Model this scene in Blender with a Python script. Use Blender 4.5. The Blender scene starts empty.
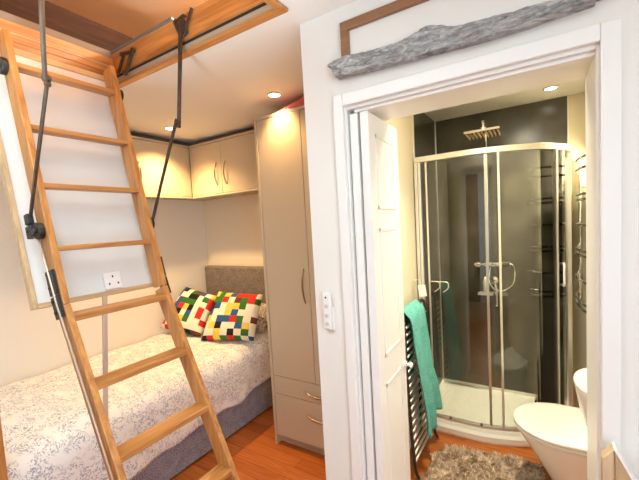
import bpy, bmesh, math, random
from mathutils import Vector, Matrix, noise
random.seed(7)
SC = bpy.context.scene
COL = SC.collection
V = Vector

# ------------------------------------------------------------------ helpers
def box(bm, x0, x1, y0, y1, z0, z1):
    vs = [bm.verts.new((x, y, z)) for z in (z0, z1) for y in (y0, y1) for x in (x0, x1)]
    for f in ((0, 2, 3, 1), (4, 5, 7, 6), (0, 1, 5, 4), (2, 6, 7, 3), (0, 4, 6, 2), (1, 3, 7, 5)):
        bm.faces.new([vs[i] for i in f])

def hexa(bm, p):            # p: 4 bottom corners then 4 top corners, same winding
    vs = [bm.verts.new(q) for q in p]
    for f in ((3, 2, 1, 0), (4, 5, 6, 7), (0, 1, 5, 4), (1, 2, 6, 5), (2, 3, 7, 6), (3, 0, 4, 7)):
        bm.faces.new([vs[i] for i in f])

def bar(bm, p, q, w, d, side):
    """straight bar from p to q; w wide along 'side', d deep across it"""
    p, q, s = V(p), V(q), V(side).normalized()
    t = (q - p).normalized()
    n = t.cross(s).normalized()
    s = n.cross(t).normalized()
    c = [(-1, -1), (1, -1), (1, 1), (-1, 1)]
    hexa(bm, [p + s * a * w / 2 + n * b * d / 2 for a, b in c] + [q + s * a * w / 2 + n * b * d / 2 for a, b in c])

def tube(bm, pts, r, n=10, closed=False, cap=True):
    pts = [V(p) for p in pts]
    rings = []
    ref = V((0.13, 0.21, 0.97))
    for i, p in enumerate(pts):
        a = pts[i - 1] if (i > 0 or closed) else p
        b = pts[(i + 1) % len(pts)] if (i < len(pts) - 1 or closed) else p
        t = (b - a).normalized()
        if abs(t.dot(ref)) > .95:
            ref = V((0.9, 0.3, 0.1))
        s = t.cross(ref).normalized()
        ref = s.cross(t).normalized()
        rr = r[i] if isinstance(r, (list, tuple)) else r
        rings.append([bm.verts.new(p + (s * math.cos(k * 2 * math.pi / n) + ref * math.sin(k * 2 * math.pi / n)) * rr) for k in range(n)])
    m = len(rings)
    for i in range(m if closed else m - 1):
        A, B = rings[i], rings[(i + 1) % m]
        for k in range(n):
            bm.faces.new((A[k], A[(k + 1) % n], B[(k + 1) % n], B[k]))
    if cap and not closed:
        bm.faces.new(list(reversed(rings[0])))
        bm.faces.new(rings[-1])

def disc(bm, c, axis, r, h, n=20):
    a = V(axis).normalized()
    tube(bm, [V(c) - a * h / 2, V(c) + a * h / 2], r, n)

def loft(bm, rings, cap0=True, cap1=True):
    R = [[bm.verts.new(p) for p in ring] for ring in rings]
    n = len(R[0])
    for A, B in zip(R, R[1:]):
        for k in range(n):
            bm.faces.new((A[k], A[(k + 1) % n], B[(k + 1) % n], B[k]))
    if cap0: bm.faces.new(list(reversed(R[0])))
    if cap1: bm.faces.new(R[-1])

def grid(bm, f, nu, nv, uvs=False):
    g = [[bm.verts.new(f(i / nu, j / nv)) for j in range(nv + 1)] for i in range(nu + 1)]
    uv = bm.loops.layers.uv.verify() if uvs else None
    for i in range(nu):
        for j in range(nv):
            fc = bm.faces.new((g[i][j], g[i + 1][j], g[i + 1][j + 1], g[i][j + 1]))
            if uvs:
                for lp, (a, b) in zip(fc.loops, ((i, j), (i + 1, j), (i + 1, j + 1), (i, j + 1))):
                    lp[uv].uv = (a / nu, b / nv)
    return g

def catmull(pts, k=6):
    pts = [V(p) for p in pts]
    out = []
    for i in range(len(pts) - 1):
        a, b, c, d = pts[max(i - 1, 0)], pts[i], pts[i + 1], pts[min(i + 2, len(pts) - 1)]
        for j in range(k):
            t = j / k
            out.append(.5 * ((2 * b) + (c - a) * t + (2 * a - 5 * b + 4 * c - d) * t * t + (3 * b - a - 3 * c + d) * t ** 3))
    out.append(pts[-1])
    return out

def wpos(o):
    p = V((0, 0, 0))
    while o is not None:
        p = p + V(o.location); o = o.parent
    return p

def obj(name, build, mat, parent=None, bevel=0, smooth=False, loc=None, label=None, sub=0, kind=None):
    """ONE mesh object; build(bm) works in world metres"""
    bm = bmesh.new()
    build(bm)
    bmesh.ops.recalc_face_normals(bm, faces=bm.faces)
    off = wpos(parent) if parent is not None else V(loc or (0, 0, 0))
    if parent is not None and loc: off = V(loc)
    bmesh.ops.translate(bm, verts=bm.verts, vec=-off)
    me = bpy.data.meshes.new(name)
    bm.to_mesh(me); bm.free()
    if smooth:
        for p in me.polygons: p.use_smooth = True
    me.materials.append(mat)
    o = bpy.data.objects.new(name, me)
    COL.objects.link(o)
    if parent is not None:
        o.parent = parent
        if loc: o.location = off - wpos(parent)
    else:
        o.location = off
    if bevel:
        b = o.modifiers.new('bevel', 'BEVEL'); b.width = bevel; b.segments = 2; b.limit_method = 'ANGLE'; b.angle_limit = .7
        b.harden_normals = False
    if sub:
        s = o.modifiers.new('sub', 'SUBSURF'); s.levels = sub; s.render_levels = sub
    if label: o['label'] = label
    if kind: o['kind'] = kind
    return o

def thing(name, label, cat, loc=(0, 0, 0), group=None):
    o = bpy.data.objects.new(name, None); COL.objects.link(o)
    o.location = loc; o.empty_display_size = .1
    o['label'] = label; o['category'] = cat
    if group: o['group'] = group
    return o

def tag(o, label, cat, group=None):
    o['label'] = label; o['category'] = cat
    if group: o['group'] = group
    return o

def struct(name, build, mat, parent=None, bevel=0, label=None):
    o = obj(name, build, mat, parent, bevel)
    if parent is None: o['kind'] = 'structure'
    if label: o['label'] = label
    return o

# ------------------------------------------------------------------ materials
def newmat(name):
    m = bpy.data.materials.new(name); m.use_nodes = True
    nt = m.node_tree
    return m, nt, nt.nodes['Principled BSDF'], nt.nodes, nt.links

def plain(name, col, rough=.5, metal=0., spec=.5, bump=0., bscale=60., vary=0., vscale=6., coat=0., sheen=0.):
    m, nt, b, N, L = newmat(name)
    b.inputs['Base Color'].default_value = (*col, 1); b.inputs['Roughness'].default_value = rough
    b.inputs['Metallic'].default_value = metal; b.inputs['Specular IOR Level'].default_value = spec
    b.inputs['Coat Weight'].default_value = coat
    b.inputs['Sheen Weight'].default_value = sheen
    tc = N.new('ShaderNodeTexCoord')
    if bump:
        n = N.new('ShaderNodeTexNoise'); n.inputs['Scale'].default_value = bscale; n.inputs['Detail'].default_value = 4
        L.new(tc.outputs['Object'], n.inputs['Vector'])
        bp = N.new('ShaderNodeBump'); bp.inputs['Strength'].default_value = bump; bp.inputs['Distance'].default_value = .01
        L.new(n.outputs['Fac'], bp.inputs['Height']); L.new(bp.outputs['Normal'], b.inputs['Normal'])
    if vary:
        n = N.new('ShaderNodeTexNoise'); n.inputs['Scale'].default_value = vscale; n.inputs['Detail'].default_value = 5
        L.new(tc.outputs['Object'], n.inputs['Vector'])
        r = N.new('ShaderNodeValToRGB')
        r.color_ramp.elements[0].position = .3; r.color_ramp.elements[1].position = .7
        r.color_ramp.elements[0].color = (*[c * (1 - vary) for c in col], 1)
        r.color_ramp.elements[1].color = (*[min(1, c * (1 + vary)) for c in col], 1)
        L.new(n.outputs['Fac'], r.inputs['Fac']); L.new(r.outputs['Color'], b.inputs['Base Color'])
    return m

def wood(name, dark, light, axis, rough=.4, scale=1., coat=.15):
    """grain lines running along one axis"""
    m, nt, b, N, L = newmat(name)
    tc = N.new('ShaderNodeTexCoord'); mp = N.new('ShaderNodeMapping')
    s = {'x': (1.2, 22, 22), 'y': (22, 1.2, 22), 'z': (22, 22, 1.2)}[axis]
    mp.inputs['Scale'].default_value = [v * scale for v in s]
    L.new(tc.outputs['Object'], mp.inputs['Vector'])
    n = N.new('ShaderNodeTexNoise'); n.inputs['Scale'].default_value = 2.2; n.inputs['Detail'].default_value = 6; n.inputs['Distortion'].default_value = .6
    L.new(mp.outputs['Vector'], n.inputs['Vector'])
    r = N.new('ShaderNodeValToRGB')
    r.color_ramp.elements[0].position = .32; r.color_ramp.elements[1].position = .68
    r.color_ramp.elements[0].color = (*dark, 1); r.color_ramp.elements[1].color = (*light, 1)
    L.new(n.outputs['Fac'], r.inputs['Fac']); L.new(r.outputs['Color'], b.inputs['Base Color'])
    b.inputs['Roughness'].default_value = rough; b.inputs['Coat Weight'].default_value = coat; b.inputs['Coat Roughness'].default_value = .25
    return m

def floor_mat():
    m, nt, b, N, L = newmat('floor_planks')
    tc = N.new('ShaderNodeTexCoord')
    br = N.new('ShaderNodeTexBrick')
    mp = N.new('ShaderNodeMapping'); mp.inputs['Scale'].default_value = (1, 1, 1)
    L.new(tc.outputs['Object'], mp.inputs['Vector']); L.new(mp.outputs['Vector'], br.inputs['Vector'])
    br.inputs['Scale'].default_value = 1; br.inputs['Brick Width'].default_value = .9; br.inputs['Row Height'].default_value = .095
    br.inputs['Mortar Size'].default_value = .0012; br.inputs['Mortar'].default_value = (.10, .03, .008, 1)
    br.inputs['Color1'].default_value = (.54, .165, .032, 1); br.inputs['Color2'].default_value = (.42, .11, .018, 1)
    mp2 = N.new('ShaderNodeMapping'); mp2.inputs['Scale'].default_value = (2.5, 60, 1)
    L.new(tc.outputs['Object'], mp2.inputs['Vector'])
    n = N.new('ShaderNodeTexNoise'); n.inputs['Scale'].default_value = 2; n.inputs['Detail'].default_value = 6
    L.new(mp2.outputs['Vector'], n.inputs['Vector'])
    r = N.new('ShaderNodeValToRGB'); r.color_ramp.elements[0].position = .3; r.color_ramp.elements[1].position = .75
    r.color_ramp.elements[0].color = (.6, .5, .4, 1); r.color_ramp.elements[1].color = (1.3, 1.35, 1.4, 1)
    L.new(n.outputs['Fac'], r.inputs['Fac'])
    mx = N.new('ShaderNodeMix'); mx.data_type = 'RGBA'; mx.blend_type = 'MULTIPLY'; mx.inputs[0].default_value = .8
    L.new(br.outputs['Color'], mx.inputs[6]); L.new(r.outputs['Color'], mx.inputs[7]); L.new(mx.outputs[2], b.inputs['Base Color'])
    b.inputs['Roughness'].default_value = .32
    return m

def floral_mat(name, base, ink, ink2, scale=1.0, amount=.5):
    """white cotton printed with clumps of small leaf sprigs"""
    m, nt, b, N, L = newmat(name)
    tc = N.new('ShaderNodeTexCoord')
    nz = N.new('ShaderNodeTexNoise'); nz.inputs['Scale'].default_value = 9 * scale; nz.inputs['Detail'].default_value = 3
    L.new(tc.outputs['Object'], nz.inputs['Vector'])
    ad = N.new('ShaderNodeMix'); ad.data_type = 'RGBA'; ad.blend_type = 'ADD'; ad.inputs[0].default_value = .12
    L.new(tc.outputs['Object'], ad.inputs[6]); L.new(nz.outputs['Color'], ad.inputs[7])
    def leaves(sc, rot, thr):
        mp = N.new('ShaderNodeMapping'); mp.inputs['Scale'].default_value = (sc, sc * 2.4, sc * 1.6); mp.inputs['Rotation'].default_value = (.2, .1, rot)
        L.new(ad.outputs[2], mp.inputs['Vector'])
        v = N.new('ShaderNodeTexVoronoi'); v.inputs['Scale'].default_value = scale; L.new(mp.outputs['Vector'], v.inputs['Vector'])
        c = N.new('ShaderNodeMapRange'); c.inputs['From Min'].default_value = thr; c.inputs['From Max'].default_value = thr + .12
        c.inputs['To Min'].default_value = 1; c.inputs['To Max'].default_value = 0
        L.new(v.outputs['Distance'], c.inputs['Value'])
        return c.outputs['Result']
    a1, a2 = leaves(26, .7, .30), leaves(22, -.6, .28)
    mxm = N.new('ShaderNodeMath'); mxm.operation = 'MAXIMUM'; L.new(a1, mxm.inputs[0]); L.new(a2, mxm.inputs[1])
    cl = N.new('ShaderNodeTexNoise'); cl.inputs['Scale'].default_value = 7.5 * scale; cl.inputs['Detail'].default_value = 2
    L.new(tc.outputs['Object'], cl.inputs['Vector'])
    cr = N.new('ShaderNodeMapRange'); cr.inputs['From Min'].default_value = .62 - amount * .3; cr.inputs['From Max'].default_value = .70 - amount * .25
    L.new(cl.outputs['Fac'], cr.inputs['Value'])
    mu = N.new('ShaderNodeMath'); mu.operation = 'MULTIPLY'; L.new(mxm.outputs[0], mu.inputs[0]); L.new(cr.outputs['Result'], mu.inputs[1])
    ik = N.new('ShaderNodeMix'); ik.data_type = 'RGBA'; ik.inputs[6].default_value = (*ink, 1); ik.inputs[7].default_value = (*ink2, 1)
    cl2 = N.new('ShaderNodeTexNoise'); cl2.inputs['Scale'].default_value = 5; L.new(tc.outputs['Object'], cl2.inputs['Vector'])
    L.new(cl2.outputs['Fac'], ik.inputs[0])
    fin = N.new('ShaderNodeMix'); fin.data_type = 'RGBA'; fin.inputs[6].default_value = (*base, 1)
    L.new(ik.outputs[2], fin.inputs[7]); L.new(mu.outputs[0], fin.inputs[0]); L.new(fin.outputs[2], b.inputs['Base Color'])
    b.inputs['Roughness'].default_value = .85; b.inputs['Specular IOR Level'].default_value = .2
    return m

def patch_mat(name, n, seed):
    m, nt, b, N, L = newmat(name)
    uv = N.new('ShaderNodeTexCoord')
    mp = N.new('ShaderNodeMapping'); mp.inputs['Scale'].default_value = (n, n, 1); mp.inputs['Location'].default_value = (seed * 13.0, seed * 7.0, 0)
    L.new(uv.outputs['UV'], mp.inputs['Vector'])
    fl = N.new('ShaderNodeVectorMath'); fl.operation = 'FLOOR'; L.new(mp.outputs['Vector'], fl.inputs[0])
    wn = N.new('ShaderNodeTexWhiteNoise'); wn.noise_dimensions = '2D'; L.new(fl.outputs[0], wn.inputs['Vector'])
    def ramp(stops):
        r = N.new('ShaderNodeValToRGB'); r.color_ramp.interpolation = 'CONSTANT'
        e = r.color_ramp.elements
        while len(e) < len(stops): e.new(.5)
        for q, (p, c) in zip(e, stops): q.position = p; q.color = (*c, 1)
        L.new(wn.outputs['Value'], r.inputs['Fac']); return r
    white, yel = (.84, .78, .60), (.84, .60, .10)
    A = ramp([(0, white), (.36, yel), (.52, (.60, .03, .02)), (.66, (.04, .17, .025)), (.80, (.015, .015, .015)), (.88, (.14, .045, .02)), (.93, (.03, .10, .26))])
    L.new(A.outputs['Color'], b.inputs['Base Color'])
    b.inputs['Roughness'].default_value = .8; b.inputs['Specular IOR Level'].default_value = .2
    return m

def tweed(name, c0, c1, scale=260, bump=.4):
    m, nt, b, N, L = newmat(name)
    tc = N.new('ShaderNodeTexCoord')
    n = N.new('ShaderNodeTexNoise'); n.inputs['Scale'].default_value = scale; n.inputs['Detail'].default_value = 3
    n2 = N.new('ShaderNodeTexNoise'); n2.inputs['Scale'].default_value = scale * .12; n2.inputs['Detail'].default_value = 3
    ad = N.new('ShaderNodeMath'); ad.operation = 'MULTIPLY_ADD'; ad.inputs[1].default_value = .8
    L.new(tc.outputs['Object'], n.inputs['Vector']); L.new(tc.outputs['Object'], n2.inputs['Vector'])
    mu = N.new('ShaderNodeMath'); mu.operation = 'MULTIPLY'; mu.inputs[1].default_value = .2; L.new(n2.outputs['Fac'], mu.inputs[0])
    L.new(n.outputs['Fac'], ad.inputs[0]); L.new(mu.outputs[0], ad.inputs[2])
    r = N.new('ShaderNodeValToRGB'); r.color_ramp.elements[0].position = .38; r.color_ramp.elements[1].position = .62
    r.color_ramp.elements[0].color = (*c0, 1); r.color_ramp.elements[1].color = (*c1, 1)
    L.new(ad.outputs[0], r.inputs['Fac']); L.new(r.outputs['Color'], b.inputs['Base Color'])
    bp = N.new('ShaderNodeBump'); bp.inputs['Strength'].default_value = bump; bp.inputs['Distance'].default_value = .004
    L.new(n.outputs['Fac'], bp.inputs['Height']); L.new(bp.outputs['Normal'], b.inputs['Normal'])
    b.inputs['Roughness'].default_value = .95; b.inputs['Specular IOR Level'].default_value = .1
    return m

def glass_mat(name, tint, ior=1.5, gain=1.0):
    m = bpy.data.materials.new(name); m.use_nodes = True
    nt = m.node_tree; N, L = nt.nodes, nt.links
    N.clear()
    out = N.new('ShaderNodeOutputMaterial'); tr = N.new('ShaderNodeBsdfTransparent'); gl = N.new('ShaderNodeBsdfGlossy')
    tr.inputs['Color'].default_value = (*tint, 1); gl.inputs['Roughness'].default_value = .0
    fr = N.new('ShaderNodeFresnel'); fr.inputs['IOR'].default_value = ior
    mu = N.new('ShaderNodeMath'); mu.operation = 'MULTIPLY'; mu.inputs[1].default_value = gain; mu.use_clamp = True
    L.new(fr.outputs[0], mu.inputs[0])
    mx = N.new('ShaderNodeMixShader'); L.new(mu.outputs[0], mx.inputs[0]); L.new(tr.outputs[0], mx.inputs[1]); L.new(gl.outputs[0], mx.inputs[2])
    L.new(mx.outputs[0], out.inputs['Surface'])
    return m

def emit(name, col, s):
    m, nt, b, N, L = newmat(name)
    b.inputs['Base Color'].default_value = (1, 1, 1, 1); b.inputs['Emission Color'].default_value = (*col, 1); b.inputs['Emission Strength'].default_value = s
    return m

def slate_mat():
    m, nt, b, N, L = newmat('slate')
    tc = N.new('ShaderNodeTexCoord'); mp = N.new('ShaderNodeMapping'); mp.inputs['Scale'].default_value = (9, 30, 34); mp.inputs['Rotation'].default_value = (0, .35, 0)
    L.new(tc.outputs['Object'], mp.inputs['Vector'])
    n = N.new('ShaderNodeTexNoise'); n.inputs['Scale'].default_value = 1.6; n.inputs['Detail'].default_value = 9; n.inputs['Roughness'].default_value = .72; n.inputs['Distortion'].default_value = 1.2
    L.new(mp.outputs['Vector'], n.inputs['Vector'])
    r = N.new('ShaderNodeValToRGB'); e = r.color_ramp.elements
    e[0].position = .34; e[0].color = (.12, .12, .12, 1); e[1].position = .68; e[1].color = (.68, .69, .66, 1)
    q = e.new(.5); q.color = (.34, .345, .34, 1)
    L.new(n.outputs['Fac'], r.inputs['Fac']); L.new(r.outputs['Color'], b.inputs['Base Color'])
    bp = N.new('ShaderNodeBump'); bp.inputs['Strength'].default_value = .9; bp.inputs['Distance'].default_value = .008
    L.new(n.outputs['Fac'], bp.inputs['Height']); L.new(bp.outputs['Normal'], b.inputs['Normal'])
    b.inputs['Roughness'].default_value = .7
    return m

M = dict(
    wall=plain('wall_paint', (.80, .78, .73), .75, spec=.25, bump=.05, bscale=90),
    alcove=plain('wall_paint_lamp_warmed', (.80, .725, .58), .75, spec=.25, bump=.05, bscale=90),  # shared bedroom paint, yellowed to carry the warm lamplight
    wallc=plain('bathroom_cream_paint', (.80, .73, .55), .6, spec=.3, bump=.04, bscale=90),
    ceil=plain('ceiling_paint', (.84, .82, .77), .8, spec=.2),
    gloss=plain('white_gloss_paint', (.84, .83, .80), .35),
    lid=plain('lid_white_board', (.72, .73, .72), .45, vary=.02),
    plastic=plain('white_plastic', (.85, .84, .82), .35),
    dark=plain('dark_slot', (.02, .015, .012), .9),
    black=plain('black_plastic', (.018, .016, .015), .4),
    steel=plain('brown_painted_steel', (.11, .085, .065), .38, metal=.7, vary=.2, vscale=30),
    zinc=plain('dull_zinc', (.30, .29, .28), .5, metal=.6),
    brightrod=plain('bright_rod', (.62, .48, .36), .4, metal=.6),
    chrome=plain('chrome', (.86, .85, .80), .08, metal=1.),
    satin=plain('satin_aluminium', (.88, .86, .78), .34, metal=.75),
    bronze=plain('satin_bronze', (.34, .25, .15), .3, metal=.9),
    rack=plain('dark_rack_steel', (.06, .045, .035), .35, metal=.6),
    cab=plain('beige_satin_lacquer', (.55, .455, .315), .32, spec=.45),
    cabside=plain('beige_carcass', (.50, .41, .29), .45),
    pinez=wood('pine_z', (.36, .135, .028), (.60, .285, .085), 'z'),
    piney=wood('pine_y', (.34, .125, .026), (.58, .27, .08), 'y'),
    pinex=wood('pine_x', (.36, .125, .026), (.60, .26, .07), 'x'),
    edgey=wood('pale_edge_y', (.50, .33, .16), (.66, .47, .27), 'y'),
    edgez=wood('pale_edge_z', (.50, .33, .16), (.66, .47, .27), 'z'),
    paleb=wood('pale_ash', (.50, .36, .21), (.66, .50, .32), 'z', coat=0),
    mahog=wood('red_brown_wood', (.20, .085, .035), (.30, .14, .06), 'x', rough=.35),
    loftdark=wood('old_dark_timber', (.03, .011, .007), (.06, .024, .014), 'y', coat=0, rough=.8),
    loftboard=plain('loft_board', (.74, .52, .34), .85, vary=.06, vscale=3),
    floor=floor_mat(),
    duvet=floral_mat('floral_duvet', (.83, .81, .78), (.27, .29, .40), (.52, .50, .49), 1.9, .85),
    pillow=floral_mat('dark_floral_pillow', (.60, .55, .46), (.04, .05, .06), (.14, .12, .10), 1.8, 1.3),
    tweed=tweed('grey_tweed', (.13, .127, .16), (.42, .41, .48), 150),
    headb=tweed('brown_grey_weave', (.13, .11, .095), (.31, .265, .225), 120),
    towel=tweed('teal_terry', (.07, .36, .31), (.24, .62, .54), 170, .9),
    mat=plain('grey_brown_pile', (.66, .52, .38), .95, spec=.1, vary=.5, vscale=45),
    slate=slate_mat(),
    panel=plain('dark_slate_panel', (.066, .063, .050), .22, spec=.55, vary=.3, vscale=6),
    ceramic=plain('white_ceramic', (.86, .84, .78), .08, spec=.6, coat=.5),
    tray=plain('white_acrylic', (.90, .90, .82), .2),
    glass=glass_mat('clear_greenish_glass', (.985, .995, .97), 1.5, 1.3),
    wglass=glass_mat('window_glass', (.98, .99, .99), 1.45),
    red=plain('red_pink_cloth', (.62, .12, .10), .9, sheen=.3, vary=.2),
    curtain=plain('dark_red_curtain', (.20, .035, .025), .9, vary=.3),
    card=plain('white_card', (.86, .83, .78), .6),
    lamp=emit('lamp_glow', (1, .93, .8), 14),
    p1=patch_mat('patchwork_a', 7.6, 3), p2=patch_mat('patchwork_b', 7.6, 11),
)

# ------------------------------------------------------------------ key sizes (metres; X right, Y away, Z up)
ZC = 2.38                       # ceiling
XL, YB = -3.0, 2.55             # bed alcove: left wall, back wall
YD0, YD1 = 1.275, 1.53          # door wall, front and back face
OX0, OX1, OZ = -.642, .151, 2.004   # door opening
HX0, HX1, HY0, HY1 = -1.93, -.835, .49, 1.12   # hatch hole
BYB, BXR = 3.20, .30            # bathroom back wall and right wall

# ------------------------------------------------------------------ room shell
struct('floor', lambda b: box(b, -3.15, 1.5, -1.75, 3.35, -.08, 0), M['floor'])
def ceiling(b):
    box(b, -3.15, HX0, -1.75, 3.35, ZC, ZC + .09); box(b, HX1, 1.5, -1.75, 3.35, ZC, ZC + .09)
    box(b, HX0, HX1, -1.75, HY0, ZC, ZC + .09); box(b, HX0, HX1, HY1, 3.35, ZC, ZC + .09)
struct('ceiling', ceiling, M['ceil'])
struct('wall_left', lambda b: box(b, -3.12, XL, -1.75, 2.67, 0, ZC), plain('wall_paint_half_warmed', (.80, .755, .68), .75, spec=.25, bump=.05, bscale=90))  # bedroom paint with part of the warm lamplight in its colour
struct('wall_back', lambda b: box(b, XL, -.82, YB, YB + .12, 0, ZC), M['alcove'])
def wd(b):
    box(b, -.828, OX0, YD0, YD1, 0, ZC); box(b, OX1, 1.35, YD0, YD1, 0, ZC); box(b, OX0, OX1, YD0, YD1, OZ, ZC)
struct('wall_door', wd, M['wall'])
def wp(b):
    box(b, -.826, -.752, YD1, 3.30, 0, ZC)
struct('wall_partition', wp, M['wallc'])
struct('wall_bathroom_back', lambda b: box(b, -.752, .42, BYB, BYB + .1, 0, ZC), M['wallc'])
struct('wall_bathroom_right', lambda b: box(b, BXR, BXR + .12, YD1, BYB, 0, ZC), M['wallc'])
# window walls behind the camera
WZ0, WZ1 = .55, 2.15
struct('wall_rear', lambda b: box(b, XL, 1.35, -1.72, -1.6, 0, ZC), M['wall'])
RY0, RY1 = -1.2, .15
def wrt(b):
    box(b, 1.35, 1.47, -1.72, RY0, 0, ZC); box(b, 1.35, 1.47, RY1, YD1, 0, ZC)
    box(b, 1.35, 1.47, RY0, RY1, 0, WZ0); box(b, 1.35, 1.47, RY0, RY1, WZ1, ZC)
struct('wall_right', wrt, M['wall'])
def window(name, a0, a1, horiz):
    def fr(b):
        for u0, u1, z0, z1 in ((a0, a0 + .06, WZ0, WZ1), (a1 - .06, a1, WZ0, WZ1), (a0, a1, WZ0, WZ0 + .06), (a0, a1, WZ1 - .06, WZ1), ((a0 + a1) / 2 - .03, (a0 + a1) / 2 + .03, WZ0, WZ1)):
            if horiz: box(b, u0, u1, -1.70, -1.64, z0, z1)
            else: box(b, 1.38, 1.44, u0, u1, z0, z1)
    w = struct(name, fr, M['gloss'])
    def gl(b):
        if horiz: box(b, a0 + .05, a1 - .05, -1.673, -1.667, WZ0 + .05, WZ1 - .05)
        else: box(b, 1.407, 1.413, a0 + .05, a1 - .05, WZ0 + .05, WZ1 - .05)
    obj('pane', gl, M['wglass'], w)
window('window_1', RY0, RY1, False)

# loft above the hatch
struct('roof_loft', lambda b: hexa(b, [(-3, -.6, 3.05), (.2, -.6, 3.05), (.2, 2.2, 3.05), (-3, 2.2, 3.05), (-3, -.6, 3.1), (.2, -.6, 3.1), (.2, 2.2, 3.1), (-3, 2.2, 3.1)]), M['loftboard'])
def lw(b):
    box(b, -3.05, -3, -.6, 2.2, ZC + .09, 3.05); box(b, .2, .25, -.6, 2.2, ZC + .09, 3.05)
    box(b, -3, .2, 2.15, 2.2, ZC + .09, 3.05); box(b, -3, .2, -.65, -.6, ZC + .09, 3.05)
struct('wall_loft', lw, M['loftboard'])
struct('beam_loft', lambda b: box(b, -2.14, -2.0, -.55, 2.1, ZC + .09, 2.70), M['loftdark'])

# ------------------------------------------------------------------ door surround
def arch(b):
    box(b, OX0 - .042, OX0, YD0 - .018, YD0, 0, OZ + .048)
    box(b, OX1, OX1 + .045, YD0 - .018, YD0, 0, OZ + .048)
    box(b, OX0, OX1, YD0 - .018, YD0, OZ, OZ + .048)
    box(b, OX0 - .08, OX0, YD1, YD1 + .018, 0, OZ + .08); box(b, OX1, OX1 + .08, YD1, YD1 + .018, 0, OZ + .08); box(b, OX0, OX1, YD1, YD1 + .018, OZ, OZ + .08)
struct('trim_1', arch, M['gloss'], bevel=.004)
def lining(b):
    box(b, OX0 - .001, OX0 + .008, YD0, YD1, 0, OZ); box(b, OX1 - .008, OX1 + .001, YD0, YD1, 0, OZ); box(b, OX0 + .008, OX1 - .008, YD0, YD1, OZ - .012, OZ + .001)
    box(b, OX0 + .035, OX1 - .008, YD0 + .015, YD0 + .055, OZ - .024, OZ - .012)     # folding-door head track
struct('trim_2', lining, M['gloss'], bevel=.002)
# folding door: two narrow leaves folded together against the left side
door = bpy.data.objects.new('door_1', None); COL.objects.link(door); door.location = (-.60, YD0, 0); door['kind'] = 'structure'
def leaf(x0, x1, x2, x3, y0, y1, z0=.012, z1=1.977):
    def f(b):
        hexa(b, [(x0, y0, z0), (x1, y0, z0), (x3, y1, z0), (x2, y1, z0), (x0, y0, z1), (x1, y0, z1), (x3, y1, z1), (x2, y1, z1)])
    return f
obj('door_leaf', leaf(-.628, -.594, -.630, -.596, 1.287, 1.640), M['gloss'], door, bevel=.003)
l2 = obj('door_leaf', leaf(-.584, -.549, -.594, -.559, 1.287, 1.645), M['gloss'], door, bevel=.003)
def mould(z0, z1):
    def f(b):
        def P(t, z, dx=0.0): return (-.549 - .010 * t + dx, 1.287 + .358 * t, z)
        for (t0, t1, a, c) in ((.2, .8, z0, z0 + .012), (.2, .8, z1 - .012, z1), (.2, .235, z0, z1), (.765, .8, z0, z1)):
            hexa(b, [P(t0, a, -.002), P(t0, a, .003), P(t1, a, .003), P(t1, a, -.002), P(t0, c, -.002), P(t0, c, .003), P(t1, c, .003), P(t1, c, -.002)])
    return f
for z0, z1 in ((1.60, 1.90), (.98, 1.52), (.18, .86)):
    obj('moulding', mould(z0, z1), M['gloss'], l2)
def knob(b):
    disc(b, (-.554, 1.62, .85), (1, 0, 0), .016, .008); tube(b, [(-.552, 1.62, .85), (-.537, 1.62, .85), (-.527, 1.62, .85), (-.519, 1.62, .85)], [.006, .007, .015, .010], 14)
obj('door_knob', knob, M['plastic'], l2, smooth=True)

# ------------------------------------------------------------------ loft hatch
t = hatch = thing('loft_hatch', 'open loft hatch in the ceiling with orange pine surround, hanging white lid and metal struts', 'loft hatch', (-1.38, .8, ZC))
LZ = 2.515
obj('lining_board', lambda b: box(b, HX0 - .02, HX1 + .01, 1.10, 1.145, ZC + .028, LZ), M['pinex'], t)
obj('lining_board', lambda b: box(b, HX0 - .02, HX1 + .01, HY0 - .045, HY0 + .01, ZC + .028, LZ), M['pinex'], t)
obj('lining_board', lambda b: (box(b, HX0 - .03, HX0 + .02, HY0 + .01, 1.10, ZC + .002, ZC + .03), box(b, HX0 - .03, HX0 + .012, HY0 + .01, 1.10, ZC + .034, LZ)), M['piney'], t, bevel=.002)
obj('lining_board', lambda b: box(b, HX0 + .012, HX0 + .0145, HY0 + .012, 1.099, 2.452, LZ - .004), M['piney'], t)
obj('seal_strip', lambda b: box(b, HX0 + .012, HX0 + .016, HY0 + .012, 1.099, 2.444, 2.450), M['edgey'], t, label='thin pale seal line')
obj('lining_board', lambda b: box(b, HX1 - .012, HX1 + .03, HY0 + .01, 1.10, ZC + .028, LZ), M['piney'], t)
obj('seal_groove', lambda b: box(b, HX0, HX1, 1.112, 1.125, ZC + .014, ZC + .03), M['dark'], t, label='dark seal groove above the trim')
obj('seal_strip', lambda b: box(b, HX0, HX1, 1.110, 1.125, ZC - .002, ZC + .014), plain('dusty_strip', (.40, .32, .22), .7), t, label='dull strip below the groove')
TT = .014
obj('trim_strip', lambda b: box(b, HX0 - .035, HX1 + .035, HY1, HY1 + .036, ZC - TT, ZC), M['pinex'], t, bevel=.002)
obj('trim_strip', lambda b: box(b, HX0 - .035, HX1 + .035, HY0 - .036, HY0, ZC - TT, ZC), M['pinex'], t, bevel=.002)
obj('trim_strip', lambda b: box(b, HX1, HX1 + .035, HY0, HY1, ZC - TT, ZC), M['piney'], t, bevel=.002)
obj('flashing', lambda b: box(b, HX0 - .02, -1.40, 1.092, 1.15, LZ, LZ + .012), M['zinc'], t, label='grey metal strip on top of the far board')
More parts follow.
